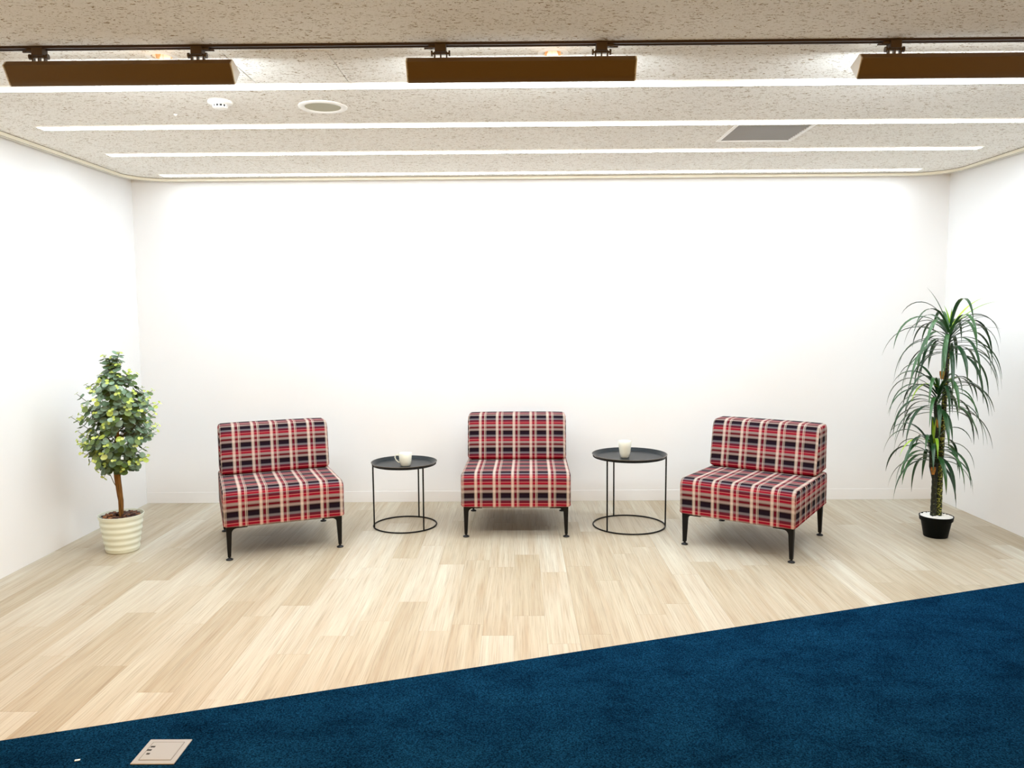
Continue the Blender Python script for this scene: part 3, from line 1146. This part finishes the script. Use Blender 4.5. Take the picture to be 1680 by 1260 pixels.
leafm = {k: [round_leaf_mesh(M[k], s) for s in (1, 2, 3)] for k in ('leaf_blue', 'leaf_green', 'leaf_lime')}
PROF = [(0.50, 0.09), (0.56, 0.15), (0.63, 0.205), (0.70, 0.232), (0.78, 0.245), (0.86, 0.238), (0.93, 0.225), (1.0, 0.19), (1.07, 0.145), (1.13, 0.075), (1.20, 0.035)]


def rad_at(z):
    if z <= PROF[0][0]:
        return PROF[0][1]
    for (a, ra), (b, rb) in zip(PROF[:-1], PROF[1:]):
        if z <= b:
            return ra + (rb - ra) * (z - a) / (b - a)
    return PROF[-1][1]


leaves = []                                   # (position, normal, forward, size, material)
twigs = bmesh.new()


def sprig(p0, p1, n, big):
    d = p1 - p0
    mid = (p0 + p1) / 2 + Vector((0, 0, 0.02))
    pts = [p0, mid, p1]
    tube(twigs, [tuple(q) for q in pts], [0.0028, 0.002, 0.0012], 5)
    f = d.normalized()
    side = f.cross(Vector((0, 0, 1)))
    if side.length < 0.1:
        side = Vector((1, 0, 0))
    side.normalize()
    for i in range(n):
        u = 0.28 + 0.72 * (i + 1) / n
        p = p0 * (1 - u) ** 2 + mid * 2 * u * (1 - u) + p1 * u * u
        turn = (i % 2) * PI / 2 + rg.uniform(-0.4, 0.4)
        for s in (-1, 1):
            out = (side * math.cos(turn) + f.cross(side) * math.sin(turn)) * s
            fw = (out + f * rg.uniform(0.1, 0.7) + Vector((rg.uniform(-.3, .3), rg.uniform(-.3, .3), rg.uniform(-.3, .3)))).normalized()
            nrm = (f + Vector((0, -0.3, 0.35)) + Vector((rg.uniform(-.5, .5), rg.uniform(-.5, .5), rg.uniform(-.5, .5)))).normalized()
            size = big * (1.05 - 0.45 * u) * rg.uniform(0.75, 1.15)
            if u > 0.86:
                mt, size = 'leaf_lime', size * 0.60
            elif u > 0.72 and rg.random() < 0.35:
                mt = 'leaf_lime' if rg.random() < 0.25 else 'leaf_green'
            else:
                mt = 'leaf_green' if rg.random() < 0.28 else 'leaf_blue'
            leaves.append((p, nrm, fw, size, mt))


def vdc(n):
    q, bk = 0.0, 0.5
    while n:
        q += bk * (n & 1)
        n >>= 1
        bk /= 2
    return q


for k in range(92):
    z = 0.52 + 0.56 * vdc(k + 1)
    a = k * 2.39996 + rg.uniform(-0.3, 0.3)
    R = rad_at(z + 0.02) * rg.uniform(0.72, 1.03)
    zb = z - 0.04 - 0.35 * R
    p0 = Vector((0.004, 0, max(0.47, zb)))
    p1 = Vector((R * math.cos(a), R * math.sin(a), z + 0.03 * rg.uniform(-0.6, 1.0)))
    sprig(p0, p1, 4 + (R > 0.15), 0.056)
for k in range(18):                          # the side towards the room is the fullest
    z = 0.54 + 0.50 * vdc(k + 1)
    a = -PI / 2 + (vdc(3 * k + 1) - 0.5) * 2.2
    R = rad_at(z) * rg.uniform(0.55, 0.9)
    sprig(Vector((0.0, -0.01, z - 0.05 - 0.3 * R)), Vector((R * math.cos(a), R * math.sin(a), z)), 4, 0.056)
for (x_, y_, z_) in [(0.045, 0.0, 1.235), (-0.045, -0.02, 1.215), (0.0, 0.03, 1.17), (0.02, -0.05, 1.12), (0.145, 0.0, 1.10), (0.115, -0.03, 1.12), (-0.16, -0.03, 1.04), (-0.235, 0.0, 0.98),
                     (0.235, 0.0, 1.00), (-0.265, -0.02, 0.84), (0.27, 0.0, 0.92), (-0.24, 0.0, 0.75), (0.27, -0.02, 0.79), (0.25, -0.02, 0.86)]:
    p1 = Vector((x_, y_, z_))
    p0 = Vector((x_ * 0.25, y_ * 0.25, z_ - 0.10 - abs(x_) * 0.35))
    sprig(p0, p1, 6 if z_ > 1.1 else 4, 0.056 if z_ > 1.1 else 0.048)
for (x_, y_, z_) in [(0.03, -0.04, 1.16), (-0.03, -0.03, 1.15), (0.0, -0.02, 1.20), (-0.06, -0.05, 1.10), (0.06, -0.05, 1.09), (-0.10, -0.06, 0.51), (-0.05, -0.08, 0.475), (0.06, -0.08, 0.52), (-0.16, -0.03, 0.56), (0.15, -0.04, 0.57)]:
    p1 = Vector((x_, y_, z_))
    sprig(Vector((x_ * 0.15, y_ * 0.15, z_ - 0.10 if z_ > 0.9 else 0.60)), p1, 4, 0.058)
tw = obj('twigs', twigs, M['twig'], t, True)
tw['kind'] = 'stuff'
# a loose twig forking off the trunk
obj('side_twig', tube(bmesh.new(), [(-0.010, -0.010, 0.395), (-0.028, -0.014, 0.43), (-0.044, -0.016, 0.475), (-0.05, -0.016, 0.50)], [0.0026, 0.0022, 0.0018, 0.0012], 6), M['twig'], t, True)


def leaf_matrix(p, nrm, fw, size):
    z = nrm
    y = (fw - z * fw.dot(z))
    if y.length < 0.05:
        y = Vector((1, 0, 0)) - z * z.x
    y.normalize()
    x = y.cross(z)
    return Matrix(((x.x * size, y.x * size, z.x * size, p.x), (x.y * size, y.y * size, z.y * size, p.y), (x.z * size, y.z * size, z.z * size, p.z), (0, 0, 0, 1)))


leaves.sort(key=lambda l: l[0].y * 1.0 - math.hypot(l[0].x, l[0].y) * 0.8 - l[3])
rest = bmesh.new()
for i, (p, nrm, fw, size, mt) in enumerate(leaves):
    mtx = leaf_matrix(p, nrm, fw, size)
    me = leafm[mt][i % 3]
    if i < 295:
        o = bpy.data.objects.new('leaf', me)
        COL.objects.link(o)
        o.parent = t
        o.matrix_local = mtx
    else:
        vs = [rest.verts.new(mtx @ v.co) for v in me.vertices]
        for q in me.polygons:
            f = rest.faces.new([vs[j] for j in q.vertices])
            f.material_index = ('leaf_blue', 'leaf_green', 'leaf_lime').index(mt)
            f.smooth = True
me = bpy.data.meshes.new('rear_leaves')
rest.to_mesh(me)
rest.free()
for k in ('leaf_blue', 'leaf_green', 'leaf_lime'):
    me.materials.append(M[k])
o = bpy.data.objects.new('rear_leaves', me)
COL.objects.link(o)
o.parent = t
o['kind'] = 'stuff'

# ------------------------------------------------------------------ strap-leaved plant
DX, DY = 2.697, 4.945
rg = random.Random(5)
t = thing('potted_dracaena', 'tall strap-leaved plant with three leaf crowns in a small black pot', 'plant', (DX, DY, 0))
prof = [(0.0, 0.0), (0.068, 0.0), (0.071, 0.003), (0.090, 0.108), (0.0975, 0.108), (0.1015, 0.136), (0.0985, 0.137), (0.095, 0.115), (0.0, 0.115)]
obj('pot', lathe(bmesh.new(), prof, 48), M['potblack'], t, True, 35)
bm = bmesh.new()
lathe(bm, [(0.0, 0.136), (0.05, 0.135), (0.094, 0.131), (0.094, 0.118), (0.0, 0.118)], 32)
for k in range(420):
    r = 0.094 * math.sqrt(rg.random())
    a = rg.uniform(0, 2 * PI)
    s = rg.uniform(0.003, 0.0055)
    m_ = Matrix.Translation((r * math.cos(a), r * math.sin(a), 0.1355 - 0.003 * (r / 0.094) ** 2 + rg.uniform(-0.001, 0.002)))
    bmesh.ops.create_icosphere(bm, subdivisions=1, radius=s, matrix=m_ @ Matrix.Diagonal((1, 1, 0.7, 1)))
o = obj('white_gravel', bm, M['pebble'], t)
o['kind'] = 'stuff'


def cane(pts, r, mat, name='cane'):
    bm = bmesh.new()
    n = 46
    P = []
    rad = []
    for i in range(n + 1):
        u = i / n * (len(pts) - 1)
        k = min(int(u), len(pts) - 2)
        f = u - k
        a, b = Vector(pts[k]), Vector(pts[k + 1])
        P.append(tuple(a.lerp(b, f)))
        rad.append(r * (1 + (0.10 if i % 2 else -0.03)) * (1 - 0.12 * i / n))
    tube(bm, P, rad, 12)
    return obj(name, bm, mat, t, True)


cane([(0.016, 0.0, 0.125), (0.013, 0.0, 0.5), (0.020, 0.0, 0.9), (0.028, 0.0, 1.22)], 0.0165, M['cane'])
cane([(-0.024, -0.004, 0.125), (-0.022, -0.004, 0.45), (-0.022, -0.004, 0.60), (-0.012, -0.010, 0.83)], 0.0165, M['canedark'])
# side shoots with an orange cut face where the cane was trimmed
for (a, b, r) in [((-0.028, -0.012, 0.36), (-0.062, -0.02, 0.56), 0.012), ((-0.012, -0.014, 0.70), (-0.048, -0.02, 0.90), 0.012), ((0.020, -0.01, 1.02), (0.030, -0.01, 1.30), 0.012)]:
    obj('side_shoot', tube(bmesh.new(), [a, ((a[0] + b[0]) / 2 - 0.012, (a[1] + b[1]) / 2, (a[2] + b[2]) / 2), b], [r, r * 0.9, r * 0.8], 10), M['canedark'], t, True, 50)
for (x_, y_, z_) in [(-0.046, -0.026, 0.435), (-0.027, -0.030, 0.738), (-0.012, -0.020, 1.045)]:
    o = obj('cut_stub', lathe(bmesh.new(), [(0.0, -0.028), (0.008, -0.026), (0.015, 0.002), (0.0165, 0.022), (0.014, 0.024), (0.0, 0.020)], 12, x_, y_), M['cut'], t, True, 40)
    for v in o.data.vertices:
        v.co.z += z_
    o['label'] = 'orange cut stub'


def strap(p0, az, el, length, width, droop, mat, twist=0.0):
    n = 13
    d = Vector((math.cos(az) * math.cos(el), math.sin(az) * math.cos(el), math.sin(el)))
    p = Vector(p0)
    pts = [p.copy()]
    st = length / n
    for i in range(n):
        d = (d + Vector((0, 0, -droop * (0.35 + 0.9 * i / n) / n * 2.0))).normalized()
        p = p + d * st
        pts.append(p.copy())
    bm = bmesh.new()
    sd0 = Vector((-math.sin(az), math.cos(az), 0))
    rows = []
    for i, q in enumerate(pts):
        u = i / n
        tg = (pts[min(i + 1, n)] - pts[max(i - 1, 0)]).normalized()
        sd = (sd0 - tg * sd0.dot(tg)).normalized()
        sd = Matrix.Rotation(twist * u, 3, tg) @ sd
        up = sd.cross(tg)
        if up.z < 0:
            up = -up
        w = width * (0.55 + 0.9 * u if u < 0.4 else 0.91 * (1 - ((u - 0.4) / 0.6) ** 1.8)) * 0.5
        w = max(w, 0.0006)
        rows.append([bm.verts.new(q + sd * w + up * w * 0.35), bm.verts.new(q), bm.verts.new(q - sd * w + up * w * 0.35)])
    for A, B in zip(rows[:-1], rows[1:]):
        bm.faces.new((A[0], A[1], B[1], B[0]))
        bm.faces.new((A[1], A[2], B[2], B[1]))
    me = bpy.data.meshes.new('leaf')
    bm.to_mesh(me)
    bm.free()
    me.materials.append(mat)
    me.polygons.foreach_set('use_smooth', [True] * len(me.polygons))
    o = bpy.data.objects.new('leaf', me)
    COL.objects.link(o)
    o.parent = t
    if mat is M['strap_lime']:
        o['label'] = 'lime green young leaf'
    return o


def crown(cx, cy, z0, z1, n, L, limes, seed, reach=1.0):
    r_ = random.Random(seed)
    for k in range(n):
        u = k / (n - 1)
        az = k * 2.39996 + r_.uniform(-0.35, 0.35)
        z = z0 + (z1 - z0) * u
        el = math.radians(12 + 52 * u + r_.uniform(-12, 12))
        ln = L * r_.uniform(0.80, 1.12)
        strap((cx + 0.012 * math.cos(az), cy + 0.012 * math.sin(az), z), az, el, ln, r_.uniform(0.023, 0.031), r_.uniform(1.8, 2.8) * reach, M['strap'], r_.uniform(-0.5, 0.5))
    for (az, el, ln, dr) in limes:
        strap((cx, cy - 0.012, z1), math.radians(az), math.radians(el), ln, 0.021, dr, M['strap_lime'])


crown(0.030, -0.005, 1.17, 1.34, 50, 0.44, [(-10, 48, 0.33, 0.55), (10, 55, 0.30, 0.55), (-60, 88, 0.13, 0.1), (-35, 62, 0.22, 2.2), (120, 75, 0.15, 0.3)], 3)
strap((0.025, 0, 1.33), math.radians(170), math.radians(72), 0.30, 0.018, 0.55, M['strap'])
strap((0.02, 0, 1.27), math.radians(185), math.radians(38), 0.34, 0.018, 0.75, M['strap'])
strap((0.03, 0, 1.30), math.radians(5), math.radians(40), 0.30, 0.020, 0.55, M['strap'])
strap((0.03, 0, 1.27), math.radians(-8), math.radians(30), 0.32, 0.018, 0.5, M['strap'])
crown(-0.030, -0.012, 0.80, 0.96, 44, 0.40, [(20, 40, 0.20, 1.3), (-20, 55, 0.16, 0.9), (200, 35, 0.28, 1.6)], 8)
crown(-0.052, -0.014, 0.49, 0.60, 34, 0.36, [(100, 84, 0.17, 0.1), (-70, 86, 0.18, 0.2), (250, 55, 0.27, 2.4), (190, 40, 0.30, 1.7)], 21)
